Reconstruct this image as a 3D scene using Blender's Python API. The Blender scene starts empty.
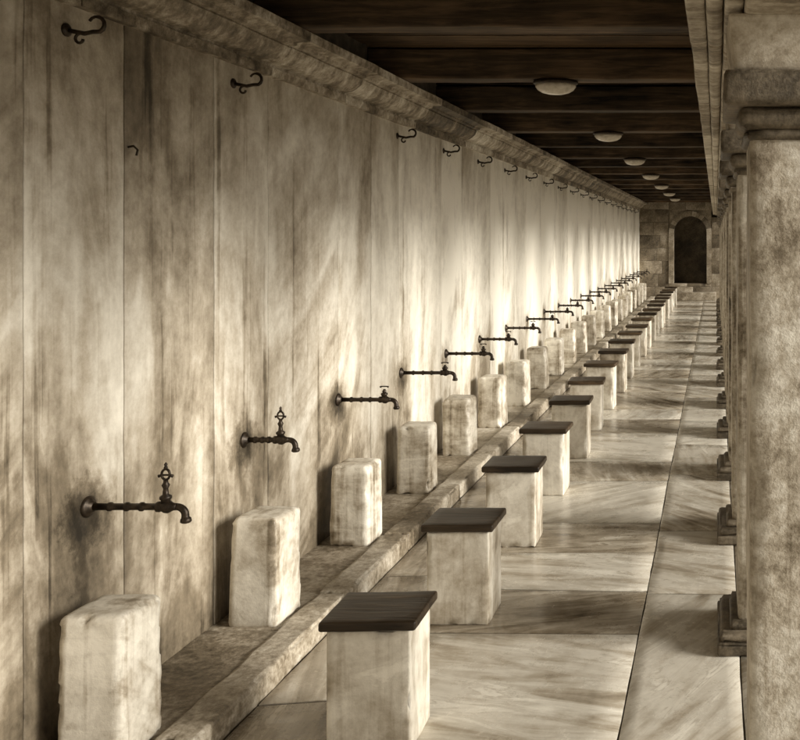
import bpy, bmesh, math, random
from mathutils import Vector, Matrix, noise
random.seed(7)
S=bpy.context.scene
COL=S.collection
# ------------------------------------------------------------------ helpers
def newobj(name,me,mats=(),parent=None):
    o=bpy.data.objects.new(name,me); COL.objects.link(o)
    for m in mats: me.materials.append(m)
    if parent: o.parent=parent
    return o
def empty(name,loc=(0,0,0)):
    e=bpy.data.objects.new(name,None); e.empty_display_size=.1; COL.objects.link(e); e.location=loc; return e
class MB:
    def __init__(s): s.v=[];s.f=[];s.c=[];s.m=[];s.sm=[]
    def add(s,vs,fs,col=(.5,.5,.5),mat=0,smooth=False):
        b=len(s.v); s.v+= [tuple(p) for p in vs]
        for f in fs:
            s.f.append([b+i for i in f]); s.c.append(col); s.m.append(mat); s.sm.append(smooth)
    def mesh(s,name):
        me=bpy.data.meshes.new(name); me.from_pydata(s.v,[],s.f); 
        a=me.color_attributes.new(name="Col",type='FLOAT_COLOR',domain='CORNER')
        for i,p in enumerate(me.polygons):
            p.material_index=s.m[i]; p.use_smooth=s.sm[i]
            for l in p.loop_indices: a.data[l].color=(*s.c[i],1)
        me.update(); 
        bm=bmesh.new(); bm.from_mesh(me); bmesh.ops.recalc_face_normals(bm,faces=bm.faces); bm.to_mesh(me); bm.free()
        return me
def rbox(mb,x0,x1,y0,y1,z0,z1,r=.01,n=1,col=(.5,.5,.5),mat=0,amp=0,nscale=8,seed=0,taper=0,smooth=True,chip=0):
    c=Vector(((x0+x1)/2,(y0+y1)/2,(z0+z1)/2)); h=Vector(((x1-x0)/2,(y1-y0)/2,(z1-z0)/2))
    def cs(hh,k=None):
        k=k or n
        L=[-hh,-hh+r*.35,-hh+r]
        for i in range(1,k): L.append(-hh+r+(2*hh-2*r)*i/k)
        L+=[hh-r,hh-r*.35,hh]; return L
    nz=n*5 if h.z>4*h.x else n
    g=[cs(h.x),cs(h.y),cs(h.z,nz)]; N=[len(a) for a in g]
    idx={};vs=[];fs=[]
    def vert(i,j,k):
        key=(i,j,k)
        if key in idx: return idx[key]
        p=Vector((g[0][i],g[1][j],g[2][k]))
        q=Vector([max(-h[a]+r,min(h[a]-r,p[a])) for a in range(3)])
        d=p-q
        edge=sum(1 for a in range(3) if abs(d[a])>1e-6)
        if d.length>1e-9: p=q+d.normalized()*r
        if taper: 
            t=(p.z+h.z)/(2*h.z); p.x*=1-taper*t; p.y*=1-taper*t
        if amp:
            s=Vector((seed*3.1,seed*1.7,seed*.9))
            nn=noise.noise_vector((p+c)*nscale+s)+.5*noise.noise_vector((p+c)*nscale*2.7+s)
            p=p+nn*amp
            if chip and edge>=2:
                cc=noise.noise((p+c)*22+s)
                if cc>.12: p=p-d.normalized()*min(.02,(cc-.12)*chip)
        vs.append(p+c); idx[key]=len(vs)-1; return idx[key]
    def face(ax,side):
        a,b=[t for t in range(3) if t!=ax]
        k=0 if side==0 else N[ax]-1
        for i in range(N[a]-1):
            for j in range(N[b]-1):
                q=[]
                for (di,dj) in ((0,0),(1,0),(1,1),(0,1)):
                    t=[0,0,0]; t[ax]=k; t[a]=i+di; t[b]=j+dj; q.append(vert(*t))
                fs.append(q)
    for ax in range(3):
        face(ax,0); face(ax,1)
    mb.add(vs,fs,col,mat,smooth)
def box(mb,x0,x1,y0,y1,z0,z1,col=(.5,.5,.5),mat=0):
    vs=[(x,y,z) for x in (x0,x1) for y in (y0,y1) for z in (z0,z1)]
    mb.add(vs,[(0,1,3,2),(4,6,7,5),(0,4,5,1),(2,3,7,6),(0,2,6,4),(1,5,7,3)],col,mat)
def lathe(mb,prof,origin,axis='Z',seg=20,col=(.5,.5,.5),mat=0):
    o=Vector(origin); vs=[];fs=[]
    for (r,h) in prof:
        for i in range(seg):
            a=2*math.pi*i/seg; c,s=r*math.cos(a),r*math.sin(a)
            p={'Z':(c,s,h),'X':(h,c,s)}[axis]
            vs.append(o+Vector(p))
    for j in range(len(prof)-1):
        for i in range(seg):
            k=(i+1)%seg; fs.append((j*seg+i,j*seg+k,(j+1)*seg+k,(j+1)*seg+i))
    fs.append(tuple(range(seg))); fs.append(tuple((len(prof)-1)*seg+i for i in range(seg)))
    mb.add(vs,fs,col,mat,True)
def tube(mb,pts,rad,seg=8,col=(.5,.5,.5),mat=0):
    pts=[Vector(p) for p in pts]; n=len(pts); vs=[];fs=[]
    rr=rad if isinstance(rad,(list,tuple)) else [rad]*n
    up=Vector((0,1,0))
    for i,p in enumerate(pts):
        t=(pts[min(i+1,n-1)]-pts[max(i-1,0)]).normalized()
        u=up if abs(t.dot(up))<.95 else Vector((0,0,1))
        a=t.cross(u).normalized(); b=t.cross(a).normalized()
        for k in range(seg):
            an=2*math.pi*k/seg; vs.append(p+(a*math.cos(an)+b*math.sin(an))*rr[i])
    for j in range(n-1):
        for i in range(seg):
            k=(i+1)%seg; fs.append((j*seg+i,j*seg+k,(j+1)*seg+k,(j+1)*seg+i))
    fs.append(tuple(range(seg))); fs.append(tuple((n-1)*seg+i for i in range(seg)))
    mb.add(vs,fs,col,mat,True)
def R(a,b): return random.uniform(a,b)
def rc(): return (R(0,1),R(0,1),R(0,1))
# ------------------------------------------------------------------ node helpers
class NT:
    def __init__(s,name):
        s.m=bpy.data.materials.new(name); s.m.use_nodes=True; s.t=s.m.node_tree; s.n=s.t.nodes; s.l=s.t.links
        s.b=s.n['Principled BSDF']
    def _in(s,sock,v):
        if v is None: return
        if hasattr(v,'is_output'): s.l.new(v,sock)
        else: sock.default_value=v
    def math(s,op,a,b=None,c=None,clamp=False):
        n=s.n.new('ShaderNodeMath'); n.operation=op; n.use_clamp=clamp
        s._in(n.inputs[0],a); s._in(n.inputs[1],b); s._in(n.inputs[2],c); return n.outputs[0]
    def addn(s,v,n,k): return s.math('MULTIPLY_ADD',s.math('SUBTRACT',n,.5),k,v)
    def sub(s,v,n,k): return s.math('MULTIPLY_ADD',n,-k,v)
    def vm(s,op,a,b=None):
        n=s.n.new('ShaderNodeVectorMath'); n.operation=op
        s._in(n.inputs[0],a); s._in(n.inputs[1],b); return n.outputs[0]
    def scale(s,v,k):
        n=s.n.new('ShaderNodeVectorMath'); n.operation='SCALE'; s._in(n.inputs[0],v); n.inputs['Scale'].default_value=k; return n.outputs[0]
    def noise(s,v,scale=1,detail=4,rough=.6,dist=0):
        n=s.n.new('ShaderNodeTexNoise'); s._in(n.inputs['Vector'],v); n.inputs['Scale'].default_value=scale
        n.inputs['Detail'].default_value=detail; n.inputs['Roughness'].default_value=rough; n.inputs['Distortion'].default_value=dist
        return n.outputs['Fac']
    def mapr(s,v,a,b,c=0,d=1):
        n=s.n.new('ShaderNodeMapRange'); s._in(n.inputs[0],v)
        for i,x in enumerate((a,b,c,d)): n.inputs[i+1].default_value=x
        return n.outputs[0]
    def ramp(s,f,stops):
        n=s.n.new('ShaderNodeValToRGB'); s._in(n.inputs[0],f); e=n.color_ramp.elements
        while len(e)<len(stops): e.new(.5)
        for i,(p,c) in enumerate(stops): e[i].position=p; e[i].color=(*c,1)
        return n.outputs[0]
    def rot(s,v,r):
        n=s.n.new('ShaderNodeMapping'); s._in(n.inputs[0],v); n.inputs['Rotation'].default_value=r; return n.outputs[0]
    def rotz(s,v,ang,axis='Z_AXIS'):
        n=s.n.new('ShaderNodeVectorRotate'); n.rotation_type=axis; s._in(n.inputs['Vector'],v); s._in(n.inputs['Angle'],ang); return n.outputs[0]
    def bump(s,h,strength=.3,dist=.01):
        n=s.n.new('ShaderNodeBump'); s._in(n.inputs['Height'],h); n.inputs['Strength'].default_value=strength; n.inputs['Distance'].default_value=dist
        s.l.new(n.outputs[0],s.b.inputs['Normal'])
    def pos(s): return s.n.new('ShaderNodeNewGeometry').outputs['Position']
    def sep(s,v):
        n=s.n.new('ShaderNodeSeparateXYZ'); s._in(n.inputs[0],v); return n.outputs
    def col(s):
        n=s.n.new('ShaderNodeVertexColor'); n.layer_name="Col"; return n.outputs[0]
def sp(v):
    k=min(1,max(0,v/.68))
    g=.755+.19*k; b=.45+.37*k
    return (v*1.05,v*g*1.05,v*b*1.05)
STOPS=[(0,sp(.015)),(.2,sp(.06)),(.42,sp(.20)),(.62,sp(.42)),(.8,sp(.62)),(1,sp(.80))]
TAPY=3.05
def stone(name,mean=.55,tonevar=.3,vein=.3,blotch=.4,grime=.25,rough=(.5,.8),sc=1.0,spec=.4,bump=.35,veindir=(.5,.9,.3),streak=0,vline=.2,fs=24,vs=1.0,spin=None):
    t=NT(name); P=t.pos(); C=t.col(); cs=t.sep(C)
    Q=t.vm('ADD',P,t.scale(C,9.0))
    v=t.math('MULTIPLY_ADD',t.math('SUBTRACT',cs[0],.5),tonevar,mean)
    n1=t.noise(Q,1.9*sc,4,.62)
    v=t.addn(v,n1,blotch*1.6)
    if spin: rv=t.rotz(Q,t.math('MULTIPLY',cs[1],3.14),spin)
    else: rv=t.rot(Q,veindir)
    n2=t.noise(t.vm('MULTIPLY',rv,(1.0,5.5,1.6)),1.6*sc*vs,5,.62,.6)
    v=t.addn(v,n2,vein*1.9)
    if vline:
        vv=t.math('ABSOLUTE',t.math('SUBTRACT',n2,.58))
        v=t.sub(v,t.math('MULTIPLY',t.mapr(vv,0,.03,1,0),t.mapr(n1,.42,.6,0,1)),vein*vline)
    if streak:
        st=t.noise(t.vm('MULTIPLY',Q,(9,9,.5)),1.5,4,.7)
        v=t.sub(v,t.mapr(st,.5,.68,0,1),streak*.5)
    f=t.noise(P,fs*sc,5,.74)
    v=t.addn(v,f,grime*1.5)
    t.l.new(t.ramp(v,STOPS),t.b.inputs['Base Color'])
    t.l.new(t.mapr(t.math('ADD',n1,t.math('MULTIPLY',f,.5)),.5,1.0,rough[0],rough[1]),t.b.inputs['Roughness'])
    t.b.inputs['Specular IOR Level'].default_value=spec
    t.bump(f,bump,.006)
    return t.m
def wallmat():
    t=NT('wall_marble'); P=t.pos(); C=t.col(); cs=t.sep(C); ps=t.sep(P)
    Q=t.vm('ADD',P,t.scale(C,9.0))
    v=t.math('MULTIPLY_ADD',t.math('SUBTRACT',cs[0],.5),.26,.83)
    an=t.math('MULTIPLY_ADD',cs[1],1.3,-.35)
    n1=t.noise(t.vm('MULTIPLY',t.rotz(Q,an,'X_AXIS'),(1,2.6,.8)),1.5,5,.62,.5)
    v=t.addn(v,n1,.70)
    big=t.noise(t.vm('MULTIPLY',P,(1,1.2,.75)),1.2,6,.66,.3)
    v=t.addn(v,big,.92)
    st=t.noise(t.vm('MULTIPLY',P,(4,4,.38)),1.5,4,.66,.35)
    v=t.addn(v,st,.50)
    drip=t.noise(t.vm('MULTIPLY',P,(12,12,.42)),1.5,3,.6,.12)
    v=t.sub(v,t.math('MULTIPLY',t.mapr(drip,.57,.70,0,1),t.mapr(big,.56,.40,0,1)),.28)
    f=t.noise(P,13,6,.82)
    v=t.addn(v,f,.46)
    fy=t.math('SUBTRACT',t.math('FRACT',t.math('DIVIDE',t.math('SUBTRACT',ps[1],TAPY-.505),1.01)),.5)
    d=t.math('ABSOLUTE',t.addn(fy,big,.5))
    below=t.math('MULTIPLY',t.mapr(d,.02,.36,1,0),t.mapr(ps[2],.90,.62,0,1))
    v=t.sub(v,below,.18)
    dz=t.math('SUBTRACT',ps[2],.78)
    rr=t.math('SQRT',t.math('ADD',t.math('MULTIPLY',fy,fy),t.math('MULTIPLY',dz,dz)))
    rr=t.addn(rr,f,.14)
    v=t.sub(v,t.mapr(rr,.03,.15,1,0),.34)
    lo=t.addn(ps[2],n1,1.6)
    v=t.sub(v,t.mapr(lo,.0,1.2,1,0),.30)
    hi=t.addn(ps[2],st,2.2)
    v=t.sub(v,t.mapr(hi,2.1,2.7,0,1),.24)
    v=t.math('ADD',v,t.mapr(t.addn(ps[1],big,2),2.6,7.5,-.20,.16))  # brighter light on the far wall painted into the colour; near end darker
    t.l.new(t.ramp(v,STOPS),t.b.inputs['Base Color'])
    t.l.new(t.mapr(n1,.3,.7,.38,.65),t.b.inputs['Roughness'])
    t.bump(f,.45,.006)
    return t.m
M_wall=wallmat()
M_cornice=stone('cornice_stone',mean=.50,tonevar=.35,vein=.50,blotch=.65,grime=.6,veindir=(1.2,.2,.9),sc=1.6,streak=0,bump=.6,fs=14)
M_floor=stone('floor_marble',mean=.67,tonevar=.36,vein=.58,blotch=.35,grime=.20,rough=(.10,.42),spec=.6,bump=.16,vline=.4,vs=1.3,fs=12,spin='Z_AXIS')
M_gutter=stone('gutter_stone',mean=.54,tonevar=.22,vein=.25,blotch=.6,grime=.55,rough=(.3,.7),bump=.6,sc=1.6)
M_block=stone('block_marble',mean=.76,tonevar=.22,vein=.35,blotch=.75,grime=.42,rough=(.25,.55),bump=.35,sc=2.0,streak=.5,fs=10,spec=.45,spin='X_AXIS')
M_body=stone('stool_marble',mean=.79,tonevar=.18,vein=.50,blotch=.5,grime=.30,rough=(.28,.55),sc=1.8,streak=.3,fs=10,bump=.25,spec=.45,spin='Y_AXIS')
M_col=stone('pier_marble',mean=.63,tonevar=.10,vein=.35,blotch=.6,grime=.65,rough=(.45,.75),bump=.8,sc=1.5,streak=.5,fs=14)
M_cap=stone('capital_stone',mean=.27,tonevar=.08,vein=.1,blotch=.4,grime=.35,rough=(.45,.75),bump=.5,sc=2)
M_arch=stone('architrave_stone',mean=.58,tonevar=.2,vein=.45,blotch=.5,grime=.4,sc=1.5)
M_end=stone('end_wall_stone',mean=.42,tonevar=.2,vein=.2,blotch=.5,grime=.4,sc=1.2)
def wood(name,lo,hi,rough=.6,along=(1,14,14),spec=.3,tv=.2):
    t=NT(name); P=t.pos(); C=t.col(); Q=t.vm('ADD',P,t.scale(C,7))
    g=t.noise(t.vm('MULTIPLY',Q,along),2.2,5,.68,.5); b=t.noise(Q,2.5,3,.6)
    v=t.math('ADD',t.math('MULTIPLY',g,.75),t.math('MULTIPLY',b,.35))
    v=t.math('MULTIPLY_ADD',t.math('SUBTRACT',t.sep(C)[0],.5),tv,v)
    c=t.ramp(v,[(.35,lo),(.55,tuple((a+b)/2.6 for a,b in zip(lo,hi))),(.72,hi)])
    t.l.new(c,t.b.inputs['Base Color']); t.b.inputs['Roughness'].default_value=rough; t.b.inputs['Specular IOR Level'].default_value=spec
    t.bump(g,.6,.004); return t.m
M_seat=wood('seat_wood',(.010,.0065,.0035),(.10,.067,.038),.42,(1.2,14,8))
M_ceil=wood('ceiling_wood',(.004,.0025,.0012),(.15,.098,.054),.8,(1,10,10),tv=.45)
M_beam=wood('beam_wood',(.004,.0028,.0014),(.16,.106,.06),.8,(1,12,12))
def iron():
    t=NT('dark_iron'); n=t.noise(t.pos(),45,4,.7)
    t.l.new(t.ramp(n,[(.3,(.010,.007,.0045)),(.7,(.06,.042,.026))]),t.b.inputs['Base Color'])
    t.b.inputs['Metallic'].default_value=.55; t.b.inputs['Roughness'].default_value=.42; t.bump(n,.4,.002); return t.m
M_iron=iron()
def glass():
    t=NT('lamp_glass'); n=t.noise(t.pos(),30,3,.6)
    t.l.new(t.ramp(n,[(.3,sp(.4)),(.7,sp(.6))]),t.b.inputs['Base Color']); t.b.inputs['Roughness'].default_value=.25; return t.m
M_glass=glass()
def ground():
    t=NT('ground_paving'); P=t.pos()
    b=t.n.new('ShaderNodeTexBrick'); t.l.new(P,b.inputs['Vector']); b.inputs['Scale'].default_value=1.0
    b.inputs['Color1'].default_value=(*sp(.55),1); b.inputs['Color2'].default_value=(*sp(.62),1); b.inputs['Mortar'].default_value=(*sp(.2),1)
    b.inputs['Mortar Size'].default_value=.008
    n=t.noise(P,.8,3,.7); mx=t.n.new('ShaderNodeMix'); mx.data_type='RGBA'; mx.blend_type='MULTIPLY'; mx.inputs[0].default_value=.6
    t.l.new(b.outputs[0],mx.inputs[6]); t.l.new(t.ramp(n,[(.3,(.7,.68,.62)),(.7,(1,1,.97))]),mx.inputs[7])
    t.l.new(mx.outputs[2],t.b.inputs['Base Color']); t.b.inputs['Roughness'].default_value=.7; return t.m
M_ground=ground()
def grout():
    t=NT('grout'); n=t.noise(t.pos(),12,3,.7); t.l.new(t.ramp(n,[(.3,sp(.03)),(.7,sp(.10))]),t.b.inputs['Base Color']); t.b.inputs['Roughness'].default_value=.9; return t.m
M_grout=grout()
# ------------------------------------------------------------------ ground
YB,YE=-5.0,25.0
mb=MB(); mb.add([(-300,-300,-.06),(300,-300,-.06),(300,400,-.06),(-300,400,-.06)],[(0,1,2,3)])
newobj('ground',mb.mesh('ground'),[M_ground])
mb=MB()
box(mb,-2.2,.62,YB,YE+.2,-.058,-.006,mat=1)
def slabcol(dark=None): 
    return (R(.05,1) if dark is None else dark,R(0,1),R(0,1))
def slab(P4,c):
    gx=.0022; gy=.0050; z=R(-.001,.001); n=8
    def at(u,v):
        a,b,c_,d=P4
        return ((a[0]*(1-u)+b[0]*u)*(1-v)+(d[0]*(1-u)+c_[0]*u)*v,(a[1]*(1-u)+b[1]*u)*(1-v)+(d[1]*(1-u)+c_[1]*u)*v)
    W=abs(P4[1][0]-P4[0][0]); H=abs(P4[3][1]-P4[0][1])
    eu=.005/max(W,.1); ev=.006/max(H,.1)
    us=[0,eu]+[eu+(1-2*eu)*i/n for i in range(1,n)]+[1-eu,1]; vs_=[0,ev]+[ev+(1-2*ev)*i/n for i in range(1,n)]+[1-ev,1]
    N=len(us); V=[];F=[]
    for i,u in enumerate(us):
        for j,v in enumerate(vs_):
            x,y=at(u,v)
            x+= gx*(1-2*u); y+= gy*(1-2*v)
            eg=(i in(0,N-1)) or (j in(0,N-1))
            w=noise.noise(Vector((x*9,y*9,z*900)))
            if i in(0,N-1): x+=(-1 if u>.5 else 1)*max(0,w)*.006
            if j in(0,N-1): y+=(-1 if v>.5 else 1)*max(0,w)*.008
            zz=z+.0014*noise.noise(Vector((x*2.5,y*2.5,z*500)))-(.003 if eg else 0)
            V.append((x,y,zz))
    for i in range(N-1):
        for j in range(N-1): F.append((i*N+j,(i+1)*N+j,(i+1)*N+j+1,i*N+j+1))
    mb.add(V,F,c,0,True)
    ring=[i*N for i in range(N)]+[(N-1)*N+j for j in range(1,N)]+[i*N+N-1 for i in range(N-2,-1,-1)]+[j for j in range(N-2,0,-1)]
    K=len(ring); vs2=[V[i] for i in ring]+[(V[i][0],V[i][1],-.03) for i in ring]
    mb.add(vs2,[(i,(i+1)%K,K+(i+1)%K,K+i) for i in range(K)],c,0,False)
def strip(xa,xb,joints,tones,lo,hi,skew=.03):
    sk={y:(R(-skew,skew) if YB<y<YE else 0) for y in joints}
    for a,b in zip(joints,joints[1:]):
        t=tones.get(a,R(lo,hi))
        slab([(xa(a),a-sk[a]),(xb(a),a+sk[a]),(xb(b),b+sk[b]),(xa(b),b-sk[b])],slabcol(t))
def seam(x,amp,s):
    def f(y):
        q=math.floor(y/1.6); t=y/1.6-q
        A=noise.noise(Vector((q*1.37,s,0))); B=noise.noise(Vector(((q+1)*1.37,s,0)))
        return x+amp*(A*(1-t)+B*t)
    return f
s0=lambda y:-1.69
s1=seam(-1.30,.008,1); s2=seam(-.335,.012,2); s3=seam(.10,.01,3); s4=lambda y:.60
def runj(lo,hi):
    J=[YB]
    while J[-1]<YE-hi: J.append(J[-1]+R(lo,hi))
    return J+[YE]
strip(s2,s3,runj(.9,1.7),{},.6,1.1)
strip(s3,s4,runj(.9,1.7),{},.3,.8)
strip(s0,s1,runj(.7,1.3),{},0,.6)
joints=[YB,-3.9,-2.9,-2.1,-1.1,-.2,.8,1.7,2.75,3.90,4.38,4.90,5.42,6.35,6.9,7.9,8.5]
while joints[-1]<YE-.9: joints.append(joints[-1]+random.choice((.5,.55,.9,1.0,.7)))
joints.append(YE)
strip(s1,s2,joints,{2.75:.75,3.90:.1,4.38:.7,4.90:.15,5.42:.95,6.35:.3,6.9:.85,7.9:.2},.0,1,.02)
newobj('marble_floor',mb.mesh('marble_floor'),[M_floor,M_grout])
# ------------------------------------------------------------------ gutter ledge
mb=MB(); y=YB; k=0
while y<YE:
    L=R(.8,1.25); y2=min(y+L,YE); g=.002
    rbox(mb,-1.835,-1.695,y+g,y2-g,-.03,.09+R(-.004,.004),r=.014,n=max(8,int(L*22)),col=rc(),amp=.005,nscale=7,seed=k,chip=.09)
    y=y2;k+=1
y=YB
while y<YE:
    L=R(.8,1.3); y2=min(y+L,YE); g=.002
    rbox(mb,-2.16,-1.83,y+g,y2-g,-.03,.070+R(-.003,.003),r=.008,n=8,col=rc(),amp=.003,nscale=5,seed=k)
    y=y2;k+=1
newobj('stone_gutter',mb.mesh('stone_gutter'),[M_gutter])
# ------------------------------------------------------------------ marble wall
XW=-2.14
mb=MB()
box(mb,-2.6,XW-.008,YB,YE,-.05,3.0,mat=1)
ys=[YB]
while ys[-1]<1.6: ys.append(ys[-1]+R(.6,.9))
ys=ys[:-1]+[1.9,2.77,3.24,3.82,4.28]
while ys[-1]<YE-.6: ys.append(ys[-1]+random.choice((.48,.55,.8,.95)))
ys.append(YE)
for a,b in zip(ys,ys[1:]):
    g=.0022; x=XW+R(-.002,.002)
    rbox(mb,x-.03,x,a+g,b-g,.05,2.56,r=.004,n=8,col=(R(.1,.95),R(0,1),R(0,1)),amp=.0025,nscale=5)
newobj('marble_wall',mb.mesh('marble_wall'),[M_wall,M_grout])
prof=[(XW-.02,2.490),(XW+.030,2.490),(XW+.032,2.530),(XW+.020,2.534),(XW+.022,2.546),(XW+.060,2.552),(XW+.085,2.566),(XW+.112,2.590),(XW+.126,2.618),(XW+.122,2.626),(XW+.150,2.630),(XW+.152,2.642),(XW+.172,2.646),(XW+.215,2.650),(XW+.217,2.695),(XW+.19,2.705),(XW-.02,2.71)]
mb=MB(); y=YB; k=0
while y<YE:
    L=R(.8,1.3); y2=min(y+L,YE); col=rc(); n=14; dz=R(-.003,.003)
    vs=[];fs=[]; m=len(prof)
    for i in range(n+1):
        yy=y+.003+(y2-y-.006)*i/n
        for (px,pz) in prof:
            nv=noise.noise_vector(Vector((px*6,yy*5,pz*6)))*.004
            vs.append((px+nv.x,yy,pz+dz+nv.z))
    for i in range(n):
        for j in range(m):
            q=(j+1)%m; fs.append((i*m+j,i*m+q,(i+1)*m+q,(i+1)*m+j))
    fs.append(tuple(range(m))); fs.append(tuple(n*m+j for j in range(m)))
    mb.add(vs,fs,col,0,False); y=y2
newobj('stone_cornice',mb.mesh('stone_cornice'),[M_cornice])
# ------------------------------------------------------------------ ceiling / roof
mb=MB()
ZC=2.90
yb=4.15-1.36*6
beams=[]
while yb<YE-.1: beams.append(yb); yb+=1.36
edges=[YB]+beams+[YE]
for a,b in zip(edges,edges[1:]):
    yy=a
    while yy<b-.02:
        w=R(.12,.24); y2=min(yy+w,b)
        if b-y2<.06: y2=b
        box(mb,-2.15,-.02,yy+.004,y2-.004,ZC+R(-.006,.01),ZC+.04,col=rc()); yy=y2
box(mb,-2.6,.80,YB,YE+1.3,ZC+.045,ZC+.2,mat=1)
for b in beams:
    rbox(mb,-2.15,-.02,b,b+.15,2.70,2.886,r=.010,n=10,col=rc(),mat=1,amp=.006,nscale=3)
    rbox(mb,-2.15,-.02,b+.155,b+.19,2.855,2.889,r=.004,n=2,col=rc(),mat=1)
newobj('timber_ceiling',mb.mesh('timber_ceiling'),[M_ceil,M_beam])
mb=MB(); y=YB; k=0
while y<YE+.3:
    L=1.33; y2=min(y+L,YE+.3); g=.0015; c=rc()
    rbox(mb,-.085,-.03,y+g,y2-g,2.365,2.75,r=.008,n=6,col=c,amp=.003,seed=k)
    rbox(mb,-.028,.022,y+g,y2-g,2.352,2.75,r=.016,n=6,col=c,amp=.003,seed=k)
    rbox(mb,.024,.075,y+g,y2-g,2.332,2.75,r=.010,n=6,col=c,amp=.003,seed=k)
    rbox(mb,.077,.42,y+g,y2-g,2.31,2.75,r=.01,n=6,col=rc(),amp=.003,seed=k)
    rbox(mb,-.11,.46,y+g,y2-g,2.752,2.943,r=.01,n=5,col=c,amp=.003,seed=k)
    y=y2;k+=1
newobj('stone_architrave',mb.mesh('stone_architrave'),[M_arch])
# ------------------------------------------------------------------ piers
def column(y):
    e=empty('stone_pier',(0,0,0)); X=.235
    mb=MB()
    w=.143
    rbox(mb,X-w,X+w,y-w,y+w,.11,2.0,r=.020,n=6,col=rc(),amp=.0025,nscale=6,seed=y,chip=.05)
    newobj('shaft',mb.mesh('shaft'),[M_col],e)
    mb=MB()
    def sq(h,z0,z1,r=.01): rbox(mb,X-h,X+h,y-h,y+h,z0,z1,r=r,n=6,col=rc(),amp=.002,seed=y,chip=.04)
    sq(.228,.001,.052,.008); sq(.218,.050,.088,.018); sq(.176,.085,.118,.014)
    newobj('base',mb.mesh('base'),[M_cap],e)
    mb=MB()
    sq(.158,1.985,2.015,.012); sq(.178,2.012,2.075,.028); sq(.215,2.073,2.165,.012)
    newobj('capital',mb.mesh('capital'),[M_cap],e)
    mb=MB()
    rbox(mb,X-.185,X+.185,y-.185,y+.185,2.162,2.318,r=.015,n=5,col=rc(),amp=.003,taper=-.12)
    newobj('impost',mb.mesh('impost'),[M_arch],e)
cy=[-2.75,-1.42,-.09]
y=2.57
while y<YE-.5: cy.append(y); y+=1.33
for y in cy: column(y)
# ------------------------------------------------------------------ stools
def stool(y,i):
    e=empty('marble_stool',(-1.155+R(-.015,.015),y+.135,0)); e.rotation_euler=(0,0,math.radians(R(-2.5,2.5)))
    h=.455+R(-.008,.008); t=.033
    mb=MB(); rbox(mb,-.138,.138,-.118,.118,.0,h-t,r=.008,n=12,col=rc(),amp=.0018,nscale=7,seed=i,chip=.05)
    newobj('pedestal',mb.mesh('pedestal'),[M_body],e)
    mb=MB(); rbox(mb,-.160,.160,-.134,.134,h-t,h,r=.009,n=8,col=rc(),amp=.002,nscale=9,seed=i)
    newobj('seat',mb.mesh('seat'),[M_seat],e)
for i in range(21): stool(2.96+1.0*i,i)
def foot(y,i):
    h=.455+R(-.02,.02)
    mb=MB(); rbox(mb,-.115,.10,-.11,.11,0,h,r=.024,n=14,col=(R(.1,1),R(0,1),R(0,1)),amp=.0045,nscale=4,seed=i*5+1,taper=.05,chip=.06)
    o=newobj('marble_footrest',mb.mesh('marble_footrest'),[M_block]); o.location=(-1.955,y,.062); o.rotation_euler=(R(-.02,.02),R(-.02,.02),R(-.06,.06))
for i in range(22): foot(2.90+.995*i,i)
# ------------------------------------------------------------------ taps
def tap(y,i):
    L={0:.335,1:.235}.get(i,R(.33,.37)); 
    mb=MB(); z=.805; X=XW; o=(X,y,z)
    lathe(mb,[(.034,-.01),(.036,.004),(.030,.010),(.020,.014),(.016,.022)],o,'X',20)
    hb=L-.075
    pr=[(.0125,.015)]
    for k,t in enumerate([.25,.5,.72]):
        q=.02+(hb-.03)*t
        pr+=[(.0115,q-.010),(.0155,q-.005),(.0155,q+.003),(.0115,q+.008)]
    pr+=[(.0115,hb-.028),(.018,hb-.022),(.018,hb-.012),(.015,hb-.008),(.021,hb+.004),(.022,hb+.016),(.016,hb+.026),(.0125,hb+.034),(.012,L-.03)]
    lathe(mb,pr,o,'X',16)
    pts=[]; rad=[]
    for k in range(7):
        a=math.pi/2*k/6; pts.append((X+L-.032+.030*math.sin(a),y,z-.028+.028*math.cos(a))); rad.append(.012)
    pts+= [(X+L-.002,y,z-.036),(X+L-.001,y,z-.040),(X+L,y,z-.05),(X+L,y,z-.054)]; rad+=[.0125,.0165,.018,.014]
    tube(mb,pts,rad,14)
    s=1.0 if i<2 else R(.45,.7)
    lathe(mb,[(.015,.008),(.015,.024),(.019,.028),(.019,.036),(.010,.042),(.008,.052*s+.01),(.013,.064*s+.01),(.008,.072*s+.01),(.007,.082*s+.01)],(X+hb+.006,y,z),'Z',14)
    zt=z+.082*s+.008; xc=X+hb+.006
    if i<2:
        ring=[(xc+.014*math.sin(a)*1.0,y,zt+.02-.018*math.cos(a)) for a in [2*math.pi*k/16 for k in range(17)]]
        tube(mb,ring,.0042,8)
        lathe(mb,[(.003,0),(.007,.006),(.004,.012),(.006,.017),(.0015,.024)],(xc,y,zt+.037),'Z',10)
    tube(mb,[(xc-.024,y,zt+.014),(xc-.012,y,zt+.018),(xc+.012,y,zt+.018),(xc+.024,y,zt+.014)],[.006,.0035,.0035,.006],8)
    newobj('water_tap',mb.mesh('water_tap'),[M_iron])
for i in range(22): tap(TAPY+i*1.01,i)
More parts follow.
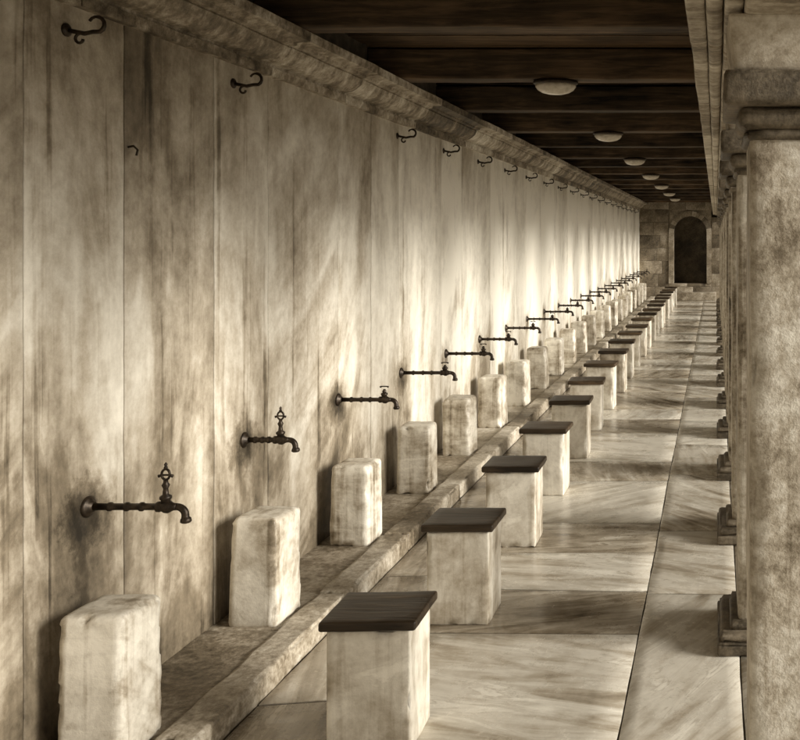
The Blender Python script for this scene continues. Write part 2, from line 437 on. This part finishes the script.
def hook(y,i):
    mb=MB(); X=XW; z=2.405
    lathe(mb,[(.022,-.006),(.022,.004),(.012,.010)],(X,y,z),'X',14)
    pts=[(X,y,z),(X+.03,y,z-.006),(X+.06,y,z-.012),(X+.088,y,z-.006)]
    for k in range(1,10):
        a=-math.pi/2+k*math.pi*1.35/9; pts.append((X+.100+.026*math.cos(a),y,z+.018+.026*math.sin(a)))
    tube(mb,pts,[.0075]*6+[.0065]*4+[.005]*3,8)
    c=[(X+.045+.018*math.cos(a)*(1-.05*k),y,z-.03+.018*math.sin(a)*(1-.05*k)) for k,a in enumerate([math.pi/2+q*math.pi*1.5/9 for q in range(10)])]
    tube(mb,c,.005,8)
    newobj('iron_wall_hook',mb.mesh('iron_wall_hook'),[M_iron])
for i in range(21):
    if i in (2,): continue
    hook(2.95+i*1.02,i)
mb=MB(); tube(mb,[(XW-.005,3.26,2.05),(XW+.02,3.26,2.055),(XW+.035,3.26,2.04),(XW+.03,3.26,2.02)],.004,8); newobj('iron_staple',mb.mesh('iron_staple'),[M_iron])
for i in range(7):
    y=5.6+2.72*i
    b=min(beams,key=lambda q:abs(q+.075-y)); y=b+.075
    e=empty('ceiling_lamp',(-1.0,y,0))
    mb=MB(); lathe(mb,[(.10,2.701),(.13,2.698),(.135,2.685),(.125,2.675)],(0,0,0),seg=28); 
    o=newobj('fitting',mb.mesh('fitting'),[M_iron],e); o.scale=(1.05,.75,1)
    mb=MB(); lathe(mb,[(.122,2.676),(.12,2.66),(.105,2.64),(.08,2.625),(.045,2.616),(.01,2.613)],(0,0,0),seg=28)
    o=newobj('glass_cover',mb.mesh('glass_cover'),[M_glass],e); o.scale=(1.05,.75,1)
# ------------------------------------------------------------------ end wall with arched niche
mb=MB(); Y0=YE; xl,xr=-1.18,-.26; xc=(xl+xr)/2; rr=(xr-xl)/2; zs=2.33-rr; zb=.45; D=1.0
def wallrect(x0,x1,z0,z1):
    z=z0
    while z<z1-.01:
        zz=min(z+.36,z1); x=x0
        while x<x1-.01:
            w=R(.4,.7); xx=min(x+w,x1)
            if x1-xx<.15: xx=x1
            g=.002; rbox(mb,x+g,xx-g,Y0-.01+R(0,.006),Y0+.29,z+g,zz-g,r=.006,n=2,col=rc()); x=xx
        z=zz
wallrect(-2.14,xl-.14,0.0,2.94); wallrect(xr+.14,.70,0.0,2.30); wallrect(xr+.14,-.115,2.30,2.94); wallrect(xl-.14,xr+.14,2.50,2.94); wallrect(xl-.14,xr+.14,0,zb)
n=15
box(mb,xl-.14,xl,Y0-.03,Y0+.295,zb,zs,(.8,.3,.2)); box(mb,xr,xr+.14,Y0-.03,Y0+.295,zb,zs,(.8,.6,.2))
for i in range(n):
    a0=math.pi*i/n; a1=math.pi*(i+1)/n; col=rc()
    vs=[]
    for yy in (Y0-.03,Y0+.295):
        for a,r in ((a0,rr),(a1,rr),(a1,rr+.14),(a0,rr+.14)):
            vs.append((xc+r*math.cos(a),yy,zs+r*math.sin(a)))
    mb.add(vs,[(0,1,2,3),(4,5,6,7),(0,1,5,4),(1,2,6,5),(2,3,7,6),(3,0,4,7)],col)
for i in range(n):
    a0=math.pi*i/n; a1=math.pi*(i+1)/n
    p=[(xc+(rr+.13)*math.cos(a),zs+(rr+.13)*math.sin(a)) for a in (a0,a1)]
    vs=[(q[0],yy,q[1]) for yy in (Y0+.004,Y0+.28) for q in (p[0],p[1],(p[1][0],2.51),(p[0][0],2.51))]
    mb.add(vs,[(0,1,2,3),(4,5,6,7)],(.4,.4,.4))
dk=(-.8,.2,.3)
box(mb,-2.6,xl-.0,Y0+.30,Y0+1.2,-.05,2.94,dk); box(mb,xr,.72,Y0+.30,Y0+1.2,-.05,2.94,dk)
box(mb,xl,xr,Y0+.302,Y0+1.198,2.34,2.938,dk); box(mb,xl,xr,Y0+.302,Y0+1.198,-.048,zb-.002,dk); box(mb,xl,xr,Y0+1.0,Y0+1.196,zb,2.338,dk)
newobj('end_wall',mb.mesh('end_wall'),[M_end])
mb=MB()
rbox(mb,-1.30,.0,YE-.40,YE-.034,.001,.22,r=.012,n=6,col=rc(),amp=.004)
newobj('stone_step',mb.mesh('stone_step'),[M_gutter])
# ------------------------------------------------------------------ light
sun=bpy.data.lights.new('sun','SUN'); so=bpy.data.objects.new('sun',sun); COL.objects.link(so)
sun.energy=5; sun.angle=math.radians(20); sun.color=(1,.955,.87)
el=math.radians(17.5); phi=math.radians(-12)
d=Vector((math.cos(el)*math.cos(phi),math.cos(el)*math.sin(phi),math.sin(el)))
so.rotation_euler=d.to_track_quat('Z','Y').to_euler()
w=bpy.data.worlds.new('World'); S.world=w; w.use_nodes=True; nt=w.node_tree; N=nt.nodes
sky=N.new('ShaderNodeTexSky'); sky.sky_type='NISHITA'; sky.sun_disc=False; sky.sun_elevation=el; sky.sun_rotation=math.pi/2-phi
bw=N.new('ShaderNodeRGBToBW'); nt.links.new(sky.outputs[0],bw.inputs[0])
mx=N.new('ShaderNodeVectorMath'); mx.operation='MULTIPLY'; nt.links.new(bw.outputs[0],mx.inputs[0]); mx.inputs[1].default_value=(1.08,1.0,.88)
bg=N['Background']; nt.links.new(mx.outputs[0],bg.inputs[0]); bg.inputs[1].default_value=.15
# ------------------------------------------------------------------ camera
cam=bpy.data.cameras.new('camera'); co=bpy.data.objects.new('camera',cam); COL.objects.link(co)
co.location=(0,0,1.72); co.rotation_euler=(math.radians(90),0,0)
cam.lens=40.3; cam.sensor_width=36; cam.shift_x=-.395; cam.shift_y=-.165; cam.clip_end=1000; cam.clip_start=.05
S.camera=co
S.view_settings.view_transform='Standard'; S.view_settings.look='None'; S.view_settings.exposure=0
